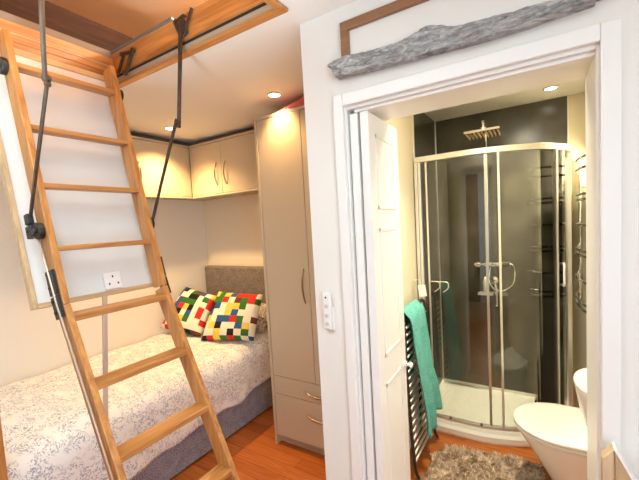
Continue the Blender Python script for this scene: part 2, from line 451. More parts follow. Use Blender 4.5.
obj('flashing', lambda b: box(b, HX0 - .035, HX0 + .0155, HY0 + .012, 1.099, LZ - .02, LZ + .012), plain('dusty_grey_strip', (.24, .20, .165), .8), t, label='grey strip on top of the near-wall board')

# hatch lid, hanging open
def lx(z): return -1.885 + (2.33 - z) * .25            # inner face of the lid
LY0, LY1, LZ0, LZ1 = .540, 1.048, 1.290, 2.376
ln = V((1, 0, .25)).normalized()                        # lid normal, towards the room
def slab(b, y0, y1, z0, z1, d0, d1):
    """piece of the lid between two depths along its normal"""
    P = []
    for d in (d0, d1):
        P += [V((lx(z), y, z)) + ln * d for y, z in ((y0, z0), (y1, z0), (y1, z1), (y0, z1))]
    hexa(b, P)
lid = obj('lid', lambda b: slab(b, LY0 + .012, LY1 - .012, LZ0 + .012, LZ1 - .012, -.022, 0), M['lid'], hatch, label='white lid with pale pine edging')
for y0, y1, z0, z1, mm in ((LY0, LY0 + .016, LZ0, LZ1, 'edgez'), (LY1 - .016, LY1, LZ0, LZ1, 'edgez'), (LY0 + .016, LY1 - .016, LZ0, LZ0 + .018, 'edgey'), (LY0 + .016, LY1 - .016, LZ1 - .03, LZ1, 'edgey')):
    obj('edge_strip', (lambda a: lambda b: slab(b, *a, -.030, .006))((y0, y1, z0, z1)), M[mm], lid, bevel=.002)
obj('hanging_rod', lambda b: bar(b, (lx(1.27), .797, 1.292), (lx(1.27), .748, .72), .020, .012, (0, 1, 0)), plain('cream_conduit', (.62, .50, .40), .5), lid, bevel=.003, label='thin cream rod hanging from the lower edge')
# socket plate on the lid
def so(d, y, z): return V((lx(z), y, z)) + ln * d
t = thing('socket', 'square white socket plate mounted low on the white hatch lid', 'socket', so(0, .845, 1.318))
obj('face_plate', lambda b: slab(b, .805, .878, 1.313, 1.386, .001, .017), M['plastic'], t, bevel=.003)
for y, z in ((.842, 1.366), (.823, 1.335), (.861, 1.335)):
    obj('pin_hole', (lambda y, z: lambda b: slab(b, y - .003, y + .003, z - .0045, z + .0045, .016, .0178))(y, z), M['black'], t)

# ------------------------------------------------------------------ loft ladder
ZK = 1.30                                                # fold between the sections
def sx(z):
    return -1.76 + (2.33 - z) * .25 if z >= ZK else -1.5025 + (ZK - z) * .468
lad = thing('loft_ladder', 'orange pine folding loft ladder leaning down from the ceiling hatch', 'ladder', (sx(0), .79, 0))
SY = (.590, .990)                                        # stringer centre lines
SD, ST = .072, .024
for y in SY:
    obj('stringer', (lambda y: lambda b: bar(b, (sx(2.36), y, 2.36), (sx(ZK + .004), y, ZK + .004), SD, ST, (1, 0, .25)))(y), M['pinez'], lad, bevel=.003)
for y in SY:
    obj('stringer', (lambda y: lambda b: bar(b, (sx(ZK - .004), y, ZK - .004), (sx(0), y, 0), SD, ST, (1, 0, .468)))(y), M['pinez'], lad, bevel=.003)
for z in (2.235, 1.987, 1.757, 1.515, 1.258, 1.018, .783, .535, .29, .06):
    d = .020 if z > 1.3 else .024
    w = .058 if z > 1.3 else .078
    obj('tread', (lambda z, d, w: lambda b: box(b, sx(z) - w / 2, sx(z) + w / 2, SY[0] + ST / 2 - .002, SY[1] - ST / 2 + .002, z - d / 2, z + d / 2))(z, d, w), M['piney'], lad, bevel=.004)
# fold hinges
for y, s in ((SY[0] - ST / 2, -1), (SY[1] + ST / 2, 1)):
    def hin(b, y=y, s=s):
        bar(b, (sx(1.435), y + s * .006, 1.435), (sx(1.345), y + s * .006, 1.345), .058, .010, (1, 0, .25))
        bar(b, (sx(1.340), y + s * .006, 1.340), (sx(1.262), y + s * .006, 1.262), .058, .010, (1, 0, .468))
        for z in (1.42, 1.37, 1.32, 1.28): disc(b, (sx(z) - .012, y + s * .012, z), (0, 1, 0), .007, .008, 10)
    obj('hinge', hin, M['black'], lad)
# black roller caps on the stringer sides
for y, z, s in ((SY[0] - ST / 2, 2.225, -1), (SY[1] + ST / 2, 2.235, 1), (SY[1] + ST / 2, 1.60, 1), (SY[0] - ST / 2, 1.585, -1)):
    def cap(b, y=y, z=z, s=s):
        disc(b, (sx(z) - .005, y + s * .010, z), (0, 1, 0), .032, .020, 24); disc(b, (sx(z) - .005, y + s * .024, z), (0, 1, 0), .012, .010, 16)
    obj('roller_cap', cap, M['black'], lad, bevel=.003)
# bright rod beside the near stringer
def rod(b):
    tube(b, [(sx(1.60) - .02, .566, 1.60), (sx(1.32) + .012, .567, 1.32), (sx(1.0) + .016, .569, 1.0), (sx(.3) + .016, .569, .3)], .0042, 10)
obj('guide_rod', rod, M['brightrod'], lad, smooth=True, label='thin bright metal rod along the near stringer')
for y in SY:
    obj('foot_cap', (lambda y: lambda b: bar(b, (sx(.03) , y, .03), (sx(0), y, 0.001), SD + .008, ST + .006, (1, 0, .468)))(y), M['black'], lad)

# folding struts between frame and lid
STR = ((V((-1.328, 1.085, 2.485)), V((-1.401, 1.085, 2.057)), V((-1.656, 1.085, 1.640))), (V((-1.32, .556, 2.485)), V((-1.372, .556, 2.082)), V((-1.63, .556, 1.645))))
for (u, j, k), y, s, lab in ((STR[0], 1.085, 1, 'far brown metal strut, on the cupboard side'), (STR[1], .556, -1, 'near brown metal strut, across the white lid')):
    t = bpy.data.objects.new('folding_strut', None); COL.objects.link(t); t.parent = hatch; t.location = k - V(hatch.location); t['label'] = lab
    k2 = k + V((0, -s * .004, -.02))
    obj('upper_arm', lambda b: (bar(b, u, j - V((0, 0, .012)), .018, .010, (1, 0, 0)), bar(b, u + V((.0, -s * .006, 0)), j, .007, .012, (1, 0, 0))), M['steel'], t, bevel=.002)
    obj('lower_arm', lambda b: bar(b, j + V((.002, -s * .010, .012)), k2 + V((0, -s * .002, 0)), .015, .009, (1, 0, .3)), M['steel'], t, bevel=.002)
    def joint(b):
        disc(b, j + V((0, -s * .005, 0)), (0, 1, 0), .010, .022, 16); disc(b, j + V((.003, -s * .005, -.020)), (0, 1, 0), .008, .016, 16)
    obj('pivot', joint, M['steel'], t)
    def br(b):
        y2 = y + s * .004
        bar(b, V((u.x - .012, y2, LZ - .012)), V((u.x + .01, y2, ZC + .035)), .045, .008, (1, 0, 0))
        bar(b, V((u.x - .045, y2 - s * .006, LZ - .02)), V((u.x - .002, y2 - s * .006, ZC + .02)), .012, .008, (1, 0, 0))
        bar(b, V((u.x + .075, y2 - s * .004, LZ - .005)), V((u.x + .005, y2 - s * .004, ZC + .03)), .012, .008, (1, 0, 0))
        for dx in (-.03, .03): disc(b, (u.x + dx, y2 - s * .008, LZ - .025), (0, 1, 0), .008, .012, 12)
    obj('upper_bracket', br, M['steel'], t, bevel=.0015)
    def br2(b):
        bar(b, (k2.x - .005, k2.y, k2.z + .025), (k2.x + .003, k2.y, k2.z - .015), .030, .022, (1, 0, .25))
        bar(b, (k2.x + .004, k2.y, k2.z - .019), (k2.x + .014, k2.y, k2.z - .065), .046, .022, (1, 0, .25))
        disc(b, (k2.x + .009, k2.y - .012, k2.z - .04), (0, 1, 0), .008, .008, 12)
    if s < 0: obj('lower_bracket', br2, M['black'], t, bevel=.004)
# hatch stay bracket near the far corner
def stay(b):
    bar(b, (-1.80, 1.092, 2.475), (-1.86, 1.092, 2.40), .014, .008, (1, 0, 0)); bar(b, (-1.80, 1.090, 2.478), (-1.70, 1.090, 2.462), .014, .008, (0, 0, 1))
    bar(b, (-1.715, 1.088, 2.47), (-1.79, 1.088, 2.375), .018, .010, (1, 0, 0))
    for p in ((-1.80, 1.085, 2.475), (-1.705, 1.085, 2.468), (-1.79, 1.085, 2.38)): disc(b, p, (0, 1, 0), .012, .014, 14)
obj('stay_bracket', stay, M['steel'], hatch, label='dark stay bracket above the ladder top')

# ------------------------------------------------------------------ bed
BX1, BY0, BY1 = -1.967, .50, 2.46
t = thing('bed', 'divan bed with dark grey tweed base and upholstered headboard along the left wall', 'bed', (-2.48, 1.5, 0))
obj('base', lambda b: box(b, XL + .02, BX1, BY0, BY1, .012, .33), M['tweed'], t, bevel=.012)
obj('mattress', lambda b: box(b, XL + .025, BX1 + .0, BY0 + .01, BY1 - .005, .33, .545), plain('white_ticking', (.8, .78, .74), .9), t, bevel=.04)
obj('headboard', lambda b: box(b, XL + .035, BX1 + .02, BY1 + .005, YB - .006, .10, 1.185), M['headb'], t, bevel=.015)
for x in (XL + .1, BX1 - .08):
    for y in (BY0 + .12, BY1 - .12):
        obj('foot', (lambda x, y: lambda b: disc(b, (x, y, .006), (0, 0, 1), .03, .012))(x, y), M['black'], t)

# duvet: top plus drop on the room side
def duvet(b):
    prof = [(XL + .01, .575), (XL + .03, .618), (XL + .18, .632), (-2.55, .635), (-2.20, .628), (-2.03, .612), (-1.965, .578), (-1.935, .52), (-1.928, .44), (-1.932, .35), (-1.935, .235)]
    prof = catmull([(x, 0, z) for x, z in prof], 5)
    inner = []
    y0, y1 = BY0 - .03, 2.44
    n = 90
    def pos(i, p, off=0.0):
        y = y0 + (y1 - y0) * i / n
        x, z = p.x, p.z
        u = min(1, max(0, (x + 3.0) / 1.06))
        wv = noise.noise((x * 5, y * 5, z * 5)) * .012 + noise.noise((x * 13, y * 11, 3 + z * 9)) * .006
        rump = .035 * max(0, 1 - abs(y - 2.25) / .28) * u * u
        wave = .012 * math.sin(y * 14 + z * 3) * max(0, (.55 - z) / .3)
        if z < .5: zz = z + max(0, (.46 - z) / .225) * (.045 * (y - 1.35) + .012 * math.sin(y * 9 + 1) + .008 * math.sin(y * 23)) 
        else: zz = z + wv * 1.2 + rump
        return (x + wave + wv * .3 - off * (1 if z < .55 else .2), y, zz - off * (1 if z >= .55 else 0))
    rows = [[b.verts.new(pos(i, p)) for p in prof] for i in range(n + 1)]
    rows2 = [[b.verts.new(pos(i, p, .022)) for p in prof] for i in range(n + 1)]
    m = len(prof)
    for i in range(n):
        for k in range(m - 1):
            b.faces.new((rows[i][k], rows[i + 1][k], rows[i + 1][k + 1], rows[i][k + 1]))
            b.faces.new((rows2[i][k + 1], rows2[i + 1][k + 1], rows2[i + 1][k], rows2[i][k]))
        b.faces.new((rows[i][m - 1], rows[i + 1][m - 1], rows2[i + 1][m - 1], rows2[i][m - 1]))
        b.faces.new((rows2[i][0], rows2[i + 1][0], rows[i + 1][0], rows[i][0]))
    for i in (0, n):
        for k in range(m - 1):
            f = (rows[i][k], rows[i][k + 1], rows2[i][k + 1], rows2[i][k])
            b.faces.new(f)
tag(obj('duvet', duvet, M['duvet'], smooth=True, loc=(-2.45, 1.5, .55)), 'white duvet printed with grey blue leaf sprigs spread over the bed', 'duvet')

def cushion(name, c, thick, mat, label, cat='cushion', group=None, pinch=.12, n=26):
    """padded square between four corners (top left, top right, bottom right, bottom left)"""
    A, B, C_, D = [V(q) for q in c]
    nrm = (B - D).cross(A - C_).normalized()
    def pt(u, v, side):
        uu, vv = u * 2 - 1, v * 2 - 1
        su, sv = uu * (1 - pinch * (1 - vv * vv) * abs(uu) ** 3 * .6), vv * (1 - pinch * (1 - uu * uu) * abs(vv) ** 3 * .6)
        a, e = (su + 1) / 2, (sv + 1) / 2
        p = (A * (1 - a) + B * a) * (1 - e) + (D * (1 - a) + C_ * a) * e
        h = ((1 - uu ** 4) * (1 - vv ** 4)) ** .55
        w = noise.noise(p * 14) * .006
        return p + nrm * side * (h * thick / 2 + w * h)
    def f(b):
        grid(b, lambda u, v: pt(u, v, 1), n, n, True); grid(b, lambda u, v: pt(u, v, -1), n, n, True)
        bmesh.ops.remove_doubles(b, verts=b.verts, dist=.0004)
    cen = (A + B + C_ + D) / 4
    return tag(obj(name, f, mat, smooth=True, loc=tuple(cen)), label, cat, group)

cushion('pillow', [(-2.46, 2.41, .88), (-1.98, 2.40, .86), (-1.99, 2.22, .66), (-2.47, 2.20, .665)], .13, M['pillow'], 'dark floral pillow propped on the headboard beside the wardrobe', 'pillow')
cushion('cushion', [(-2.915, 2.19, 1.02), (-2.475, 2.18, .955), (-2.47, 1.955, .645), (-2.945, 1.90, .69)], .13, M['p1'], 'multicoloured patchwork cushion nearest the left wall, partly behind the ladder', 'cushion', 'patchwork cushions on the bed', pinch=.04)
cushion('cushion', [(-2.43, 2.16, 1.005), (-1.955, 2.21, .995), (-1.955, 2.06, .645), (-2.40, 1.90, .640)], .14, M['p2'], 'multicoloured patchwork cushion nearest the tall wardrobe, in front of the other', 'cushion', 'patchwork cushions on the bed', pinch=.05)

# ------------------------------------------------------------------ cupboards
def bow(b, p, q, out, r=.005, k=12, rise=.028):
    p, q, o = V(p), V(q), V(out)
    pts = [p + (q - p) * (i / k) + o * rise * math.sin(math.pi * i / k) ** .8 for i in range(k + 1)]
    tube(b, pts, [r * (.8 + .5 * math.sin(math.pi * i / k)) for i in range(k + 1)], 10)

CZ0, CZ1, YC = 1.868, 2.312, 2.18
WX, WE, YW = -1.622, -.835, 1.86
t = thing('wall_cupboard', 'beige wall cupboard with two bow handles above the headboard', 'cupboard', (-2.15, 2.36, CZ0))
obj('carcass', lambda b: box(b, -2.695, WX - .002, YC + .020, YB - .004, CZ0, CZ1), M['cabside'], t)
obj('cornice', lambda b: box(b, -2.705, WX - .002, YC - .006, YC + .05, CZ1, CZ1 + .018), M['cab'], t, bevel=.003)
obj('pelmet', lambda b: box(b, -2.705, WX - .002, YC - .004, YC + .03, CZ0 - .016, CZ0), M['cab'], t, bevel=.003)
obj('gap_shade_strip', lambda b: box(b, -2.66, WX - .002, YC + .06, YC + .10, CZ1, ZC - .003), plain('painted_gap_shade', (.10, .085, .07), .8), t, label='dark strip painted in as the shade of the gap between cupboard and ceiling')  # dark colour stands in for the shade in the gap above
for x0, x1, hx in ((-2.672, -2.308, -2.361), (-2.304, WX - .006, -2.251)):
    d = obj('door', (lambda x0, x1: lambda b: box(b, x0, x1, YC, YC + .019, CZ0 + .003, CZ1 - .003))(x0, x1), M['cab'], t, bevel=.002)
    obj('handle', (lambda hx: lambda b: bow(b, (hx, YC, 1.94), (hx, YC, 2.135), (0, -1, 0)))(hx), M['bronze'], d, smooth=True)
obj('corner_post', lambda b: box(b, -2.70, -2.674, YC, YC + .02, CZ0, CZ1), M['cab'], t)
t = thing('wall_cupboard', 'beige wall cupboard along the left wall, partly behind the ladder', 'cupboard', (-2.85, 1.7, CZ0))
obj('carcass', lambda b: box(b, XL + .003, -2.722, 1.10, YB - .004, CZ0, CZ1), M['cabside'], t)
obj('cornice', lambda b: box(b, -2.75, -2.697, 1.095, YC - .007, CZ1, CZ1 + .018), M['cab'], t, bevel=.003)
obj('pelmet', lambda b: box(b, -2.73, -2.699, 1.095, YC - .005, CZ0 - .016, CZ0), M['cab'], t, bevel=.003)
obj('gap_shade_strip', lambda b: box(b, -2.80, -2.76, 1.10, YC + .06, CZ1, ZC - .003), plain('painted_gap_shade_side', (.10, .085, .07), .8), t, label='dark strip painted in as the shade of the gap between cupboard and ceiling')  # painted shade for the gap over the left-wall cupboard
for y0, y1, hy in ((1.105, 1.638, 1.60), (1.642, YC - .006, 1.68)):
    d = obj('door', (lambda y0, y1: lambda b: box(b, -2.721, -2.702, y0, y1, CZ0 + .003, CZ1 - .003))(y0, y1), M['cab'], t, bevel=.002)
    obj('handle', (lambda hy: lambda b: bow(b, (-2.702, hy, 1.94), (-2.702, hy, 2.135), (1, 0, 0)))(hy), M['bronze'], d, smooth=True)

t = thing('wardrobe', 'tall beige wardrobe with doors above two drawers beside the bed', 'wardrobe', (-1.22, 2.2, 0))
def wcar(b):
    box(b, WX, WX + .02, YW - .004, YB - .004, 0, 2.288); box(b, WE - .02, WE, YW, YB - .004, 0, 2.288)
    box(b, WX + .02, WE - .02, YW + .024, YB - .004, .07, 2.268); box(b, WX + .02, WE - .02, YW, YB - .004, 2.268, 2.288)
obj('carcass', wcar, M['cab'], t, bevel=.0015)
obj('plinth', lambda b: box(b, WX + .02, WE - .02, YW + .045, YW + .06, 0, .07), M['cabside'], t)
xa, xm, xz = WX + .023, -1.248, WE - .023
d = obj('door', lambda b: box(b, xa, xm - .002, YW, YW + .020, .512, 2.265), M['cab'], t, bevel=.002)
obj('handle', lambda b: bow(b, (-1.287, YW, 1.045), (-1.287, YW, 1.27), (0, -1, 0)), M['bronze'], d, smooth=True)
obj('side_panel', lambda b: box(b, xm + .002, xz, YW, YW + .020, .512, 2.265), M['cab'], t, bevel=.002)
for z0, z1, hz in ((.382, .508, .442), (.072, .378, .280)):
    d = obj('drawer', (lambda z0, z1: lambda b: box(b, xa, xz, YW, YW + .020, z0, z1))(z0, z1), M['cab'], t, bevel=.002)
    obj('handle', (lambda hz: lambda b: bow(b, (-1.335, YW, hz), (-1.10, YW, hz), (0, -.85, -.5)))(hz), M['bronze'], d, smooth=True)
# folded red blanket on top of the wardrobe
def blanket(b):
    def f(u, v):
        x = -1.47 + .60 * u; y = 1.864 + .42 * v
        h = .084 * min(1, (u / .42)) ** .8 * (1 - abs(2 * v - 1) ** 6) ** .5 * (1 - max(0, u - .9) * 6)
        return (x, y, 2.2895 + max(0.0, h) + .006 * noise.noise((x * 15, y * 12, 0)) * (h > .01))
    g = grid(b, f, 28, 20)
    def fb(u, v): return (-1.47 + .60 * u, 1.864 + .42 * v, 2.2885)
    grid(b, fb, 28, 20)
    bmesh.ops.remove_doubles(b, verts=b.verts, dist=.0015)
tag(obj('blanket', blanket, M['red'], smooth=True, loc=(-1.2, 2.1, 2.2885)), 'folded red blanket lying on top of the tall wardrobe', 'blanket')

# ------------------------------------------------------------------ ceiling downlights
def downlight(x, y, label, watts, r=.04, warm=(1, .80, .55), cone=105):
    t = thing('downlight', label, 'ceiling light', (x, y, ZC), 'recessed ceiling downlights')
    obj('bezel', lambda b: tube(b, [(x + r * math.cos(a), y + r * math.sin(a), ZC - .003) for a in [k * math.pi / 16 for k in range(32)]], .006, 8, True), M['satin'], t, smooth=True)
    obj('lens', lambda b: disc(b, (x, y, ZC - .002), (0, 0, 1), r - .006, .004, 28), M['lamp'], t)
    L_ = bpy.data.lights.new('downlight_lamp', 'SPOT'); L_.energy = watts; L_.color = warm; L_.spot_size = math.radians(cone); L_.spot_blend = 1.0; L_.shadow_soft_size = .035
    o = bpy.data.objects.new('downlight_lamp', L_); COL.objects.link(o); o.location = (x, y, ZC - .02)
WARM = (1, .63, .28)
downlight(-1.395, 1.808, 'small round downlight in the ceiling just in front of the tall wardrobe', 42, warm=WARM)
downlight(-2.47, 1.83, 'small round downlight in the ceiling above the bed near the wall cupboards', 120, cone=125, warm=WARM)
downlight(.087, 2.92, 'small round downlight in the bathroom ceiling above the shower', 210, cone=92, warm=(1, .87, .60))
bl = bpy.data.lights.new('bathroom_fill', 'SPOT'); bl.energy = 105; bl.color = (1, .89, .66); bl.spot_size = math.radians(104); bl.spot_blend = 1; bl.shadow_soft_size = .04  # unseen fill spot added to brighten the bathroom
o = bpy.data.objects.new('bathroom_fill', bl); COL.objects.link(o); o.location = (-.16, 2.03, ZC - .02)

bl = bpy.data.lights.new('bathroom_fill', 'AREA'); bl.energy = 9; bl.color = (1, .90, .70); bl.shape = 'DISK'; bl.size = .22  # second added fill, lifts bathroom walls and ceiling; no fitting
o = bpy.data.objects.new('bathroom_fill', bl); COL.objects.link(o); o.location = (-.1, 1.82, ZC - .01)

# ------------------------------------------------------------------ on the door wall
t = thing('remote_control', 'slim white remote control in a holder on the wall left of the doorway', 'remote control', (-.755, YD0 - .012, 1.10))
obj('holder', lambda b: box(b, -.781, -.737, YD0 - .010, YD0, 1.098, 1.20), M['plastic'], t, bevel=.003)
obj('case', lambda b: box(b, -.778, -.740, YD0 - .028, YD0 - .010, 1.105, 1.262), M['plastic'], t, bevel=.006)
obj('lens', lambda b: disc(b, (-.760, YD0 - .0285, 1.243), (0, 1, 0), .004, .003), M['black'], t)
for z in (1.205, 1.165, 1.13):
    obj('button', (lambda z: lambda b: disc(b, (-.759, YD0 - .0285, z), (0, 1, 0), .009, .004))(z), plain('button_grey', (.66, .62, .60), .5), t)

def slab_stone(b):
    n, m = 90, 14
    top = [(-.684, 2.165), (-.675, 2.172), (-.62, 2.180), (-.508, 2.169), (-.415, 2.166), (-.353, 2.176), (-.302, 2.188), (-.262, 2.178), (-.224, 2.158), (-.173, 2.151), (-.116, 2.151), (-.063, 2.147), (0, 2.144), (.048, 2.137), (.10, 2.122), (.14, 2.106)]
    bot = [(-.684, 2.158), (-.668, 2.148), (-.655, 2.110), (-.512, 2.102), (-.33, 2.095), (-.174, 2.09), (-.038, 2.091), (.082, 2.097), (.14, 2.103)]
    def tz(x, tab):
        for (a, za), (c, zc) in zip(tab, tab[1:]):
            if x <= c: return za + (zc - za) * max(0, (x - a)) / (c - a)
        return tab[-1][1]
    n, m = 150, 24
    rings = []
    for i in range(n + 1):
        x = -.684 + .824 * i / n
        z0 = tz(x, bot) + .0015 * noise.noise((x * 60, 0, 1))
        z1 = max(tz(x, top) + .004 * noise.noise((x * 45, 2, 0)), z0 + .004)
        dep = .040 + .012 * noise.noise((x * 9, 5, 0))
        ring = []
        for k in range(m):
            a = 2 * math.pi * (k + .5) / m
            cy, cz = math.cos(a), math.sin(a)
            sgn = lambda q, e: math.copysign(abs(q) ** e, q)
            y = YD0 - dep / 2 - .001 + sgn(cy, .45) * dep / 2
            z = (z0 + z1) / 2 + sgn(cz, .55) * (z1 - z0) / 2
            w = noise.noise((x * 26, y * 22, z * 42)) * .010 + noise.noise((x * 70, y * 50, z * 95)) * .005
            ring.append((x, min(y - abs(w) * (cy < .3), YD0 - .0005), z + w * .12))
        rings.append(ring)
    loft(b, rings)
tag(obj('slate_slab', slab_stone, M['slate'], loc=(-.25, YD0 - .02, 2.135)), 'rough grey slate slab fixed to the wall above the doorway', 'stone slab')
t = thing('picture_frame', 'brown wooden frame on the wall above the slate slab', 'frame', (-.2, YD0 - .01, 2.16))
fx0, fx1, fz0, fz1, fw = -.634, .20, 2.115, 2.312, .034
obj('frame_rail', lambda b: box(b, fx0, fx1, YD0 - .022, YD0, fz1 - fw, fz1), M['mahog'], t, bevel=.002)
obj('frame_rail', lambda b: box(b, fx0, fx1, YD0 - .022, YD0, fz0, fz0 + .03), M['mahog'], t, bevel=.002)
obj('frame_stile', lambda b: box(b, fx0, fx0 + fw, YD0 - .0215, YD0, fz0 + .03, fz1 - fw), M['mahog'], t, bevel=.002)
obj('frame_stile', lambda b: box(b, fx1 - fw, fx1, YD0 - .0215, YD0, fz0 + .03, fz1 - fw), M['mahog'], t, bevel=.002)
obj('backing', lambda b: box(b, fx0 + fw, fx1 - fw, YD0 - .008, YD0, fz0 + .03, fz1 - fw), M['wall'], t, label='plain cream backing')

# ------------------------------------------------------------------ timber pieces at the picture's edges
t = thing('timber_post', 'pale wooden post with a pointed top standing right of the doorway', 'post', (.2, 1.2, 0))
obj('body', lambda b: loft(b, [[(x, 1.19, z) for x, z in ((.146, 0), (.146, .858), (.172, .890), (.172, 0))], [(x, 1.225, z) for x, z in ((.146, 0), (.146, .858), (.172, .890), (.172, 0))]]), M['paleb'], t)
obj('side_board', lambda b: loft(b, [[(x, 1.185, z) for x, z in ((.1725, 0), (.1725, .890), (.25, .738), (.25, 0))], [(x, 1.225, z) for x, z in ((.1725, 0), (.1725, .890), (.25, .738), (.25, 0))]]), wood('pale_ash_side', (.42, .28, .15), (.58, .42, .25), 'z', coat=0), t)
obj('edge_cap', lambda b: bar(b, (.1725, 1.205, .895), (.252, 1.205, .737), .045, .007, (0, 1, 0)), M['gloss'], t, label='pale painted edge on the sloping top')
t = thing('bedside_post', 'orange wooden post at the foot of the bed by the wall', 'post', (-1.9, .44, 0))
obj('shaft', lambda b: box(b, -1.935, -1.865, .405, .4735, .0, .86), M['pinez'], t, bevel=.006)
obj('post_cap', lambda b: box(b, -1.945, -1.855, .395, .4735, .86, .885), M['pinez'], t, bevel=.006)

# ------------------------------------------------------------------ bathroom: wall panels
struct('wall_shower_left', lambda b: box(b, -.752, -.744, 2.555, BYB, .08, ZC - .004), M['panel'])
struct('wall_shower_back', lambda b: box(b, -.744, .193, BYB - .008, BYB, .08, ZC - .004), M['panel'])
def ptrim(b):
    box(b, -.744, -.737, BYB - .015, BYB - .008, .1, ZC - .004); box(b, -.752, -.741, 2.548, 2.555, .08, ZC - .004); box(b, .193, .200, BYB - .010, BYB, .08, ZC - .004)
struct('trim_3', ptrim, M['satin'])

# shower tray and enclosure
PATH = catmull([(-.742, 2.535, 0), (-.52, 2.525, 0), (-.33, 2.53, 0), (-.15, 2.575, 0), (0, 2.66, 0), (.105, 2.78, 0), (.170, 2.90, 0), (.188, 3.05, 0), (.188, BYB - .009, 0)], 8)
def offset(path, d):
    out = []
    for i, p in enumerate(path):
        a, c = path[max(i - 1, 0)], path[min(i + 1, len(path) - 1)]
        tn = (c - a).normalized()
        out.append(p + V((tn.y, -tn.x, 0)) * d)
    return out
def ribbon(b, path, d0, d1, z0, z1):
    A, B = offset(path, d0), offset(path, d1)
    rings = [[(p.x, p.y, z0), (q.x, q.y, z0), (q.x, q.y, z1), (p.x, p.y, z1)] for p, q in zip(A, B)]
    loft(b, rings)
def clampb(p):
    return V((max(p.x, -.7435), min(p.y, BYB - .0085), 0))
t = thing('shower_tray', 'low white quadrant shower tray with a rounded front edge', 'shower tray', (-.3, 2.85, 0))
def tray(b):
    def outline(d, z):
        return [(q.x, q.y, z) for q in [clampb(p) for p in offset(PATH, d)]] + [(-.7435, BYB - .0085, z)]
    loft(b, [outline(.028, 0), outline(.036, .02), outline(.036, .055), outline(.024, .075), outline(.018, .098), outline(-.03, .098), outline(-.06, .072)])
obj('basin_floor', tray, M['tray'], t, smooth=False, bevel=.004)
obj('waste_cap', lambda b: disc(b, (.02, 2.98, .075), (0, 0, 1), .045, .008), M['chrome'], t)

t = thing('shower_enclosure', 'curved glass shower enclosure with chrome frame on the white tray', 'shower enclosure', (-.3, 2.6, .098))
SZ0, SZ1 = .099, 1.945
obj('top_rail', lambda b: ribbon(b, PATH, -.018, .018, SZ1, SZ1 + .038), M['satin'], t, bevel=.004)
obj('bottom_rail', lambda b: ribbon(b, PATH, -.014, .014, SZ0, SZ0 + .022), M['satin'], t, bevel=.003)
obj('wall_profile', lambda b: (box(b, -.7435, -.722, 2.520, 2.552, SZ0, SZ1), box(b, -.719, -.700, 2.520, 2.550, SZ0 + .02, SZ1)), M['satin'], t, bevel=.003)
obj('wall_profile', lambda b: (box(b, .171, .200, 2.965, 2.992, SZ0 + .02, SZ1), box(b, .176, .202, 3.16, BYB - .0095, SZ0, SZ1)), M['satin'], t, bevel=.003)
def at_ratio(rt):
    for p, q in zip(PATH, PATH[1:]):
        fp, fq = p.x - rt * p.y, q.x - rt * q.y
        if fp <= 0 <= fq:
            s = -fp / (fq - fp); return p + (q - p) * s
    return PATH[-1]
def sub(path, r0, r1, ext=False):
    a, c = at_ratio(r0), at_ratio(r1)
    mid = [p for p in path if r0 < p.x / p.y < r1]
    return [a] + mid + [c]
def post(rt, w, d, off=0.0):
    p = at_ratio(rt); i = min(range(len(PATH)), key=lambda k: (PATH[k] - p).length)
    tn = (PATH[min(i + 1, len(PATH) - 1)] - PATH[max(i - 1, 0)]).normalized(); nn = V((tn.y, -tn.x, 0))
    c = p + nn * off
    return lambda b: bar(b, (c.x, c.y, SZ0 + .02), (c.x, c.y, SZ1 + .002), w, d, tn)
obj('glass_panel', lambda b: ribbon(b, sub(PATH, -.284, -.110), -.006, -.001, SZ0 + .02, SZ1), M['glass'], t)
obj('glass_panel', lambda b: ribbon(b, sub(PATH, -.115, .0525), .005, .010, SZ0 + .02, SZ1), M['glass'], t)
gp = [p for p in PATH if p.y > 2.99 and p.x > .1]
obj('glass_panel', lambda b: ribbon(b, gp, -.003, .003, SZ0 + .02, SZ1), M['glass'], t)
obj('door_post', post(-.112, .016, .016, -.004), M['satin'], t, bevel=.002)
obj('door_post', post(-.083, .014, .012, .008), M['satin'], t, bevel=.002)
obj('door_post', post(.036, .016, .016, .008), M['satin'], t, bevel=.002)
obj('door_post', post(-.262, .012, .012, -.004), M['satin'], t, bevel=.002)
def handle(rt, z, s):
    p = at_ratio(rt)
    return lambda b: tube(b, catmull([(p.x, p.y - .01, z - .07), (p.x + s * .006, p.y - .05, z - .07), (p.x + s * .006, p.y - .055, z), (p.x + s * .006, p.y - .05, z + .07), (p.x, p.y - .01, z + .07)], 4), .007, 10)
obj('handle', handle(.049, 1.13, 1), M['plastic'], t, smooth=True, label='white handle near the right end')
def hooks(rt):
    p = at_ratio(rt)
    return lambda b: tube(b, catmull([(p.x - .01, p.y - .006, 1.10), (p.x + .02, p.y - .03, 1.105), (p.x + .055, p.y - .03, 1.10), (p.x + .055, p.y - .025, 1.06), (p.x + .02, p.y - .02, 1.03)], 4), .004, 8)
for rt in (-.255, -.232): obj('hook', hooks(rt), M['satin'], t, smooth=True)
for rt in (-.215, -.135):
    p = at_ratio(rt)
    obj('roller', (lambda p: lambda b: disc(b, (p.x, p.y - .016, SZ0 + .026), (0, 1, 0), .009, .012))(p), M['zinc'], t)

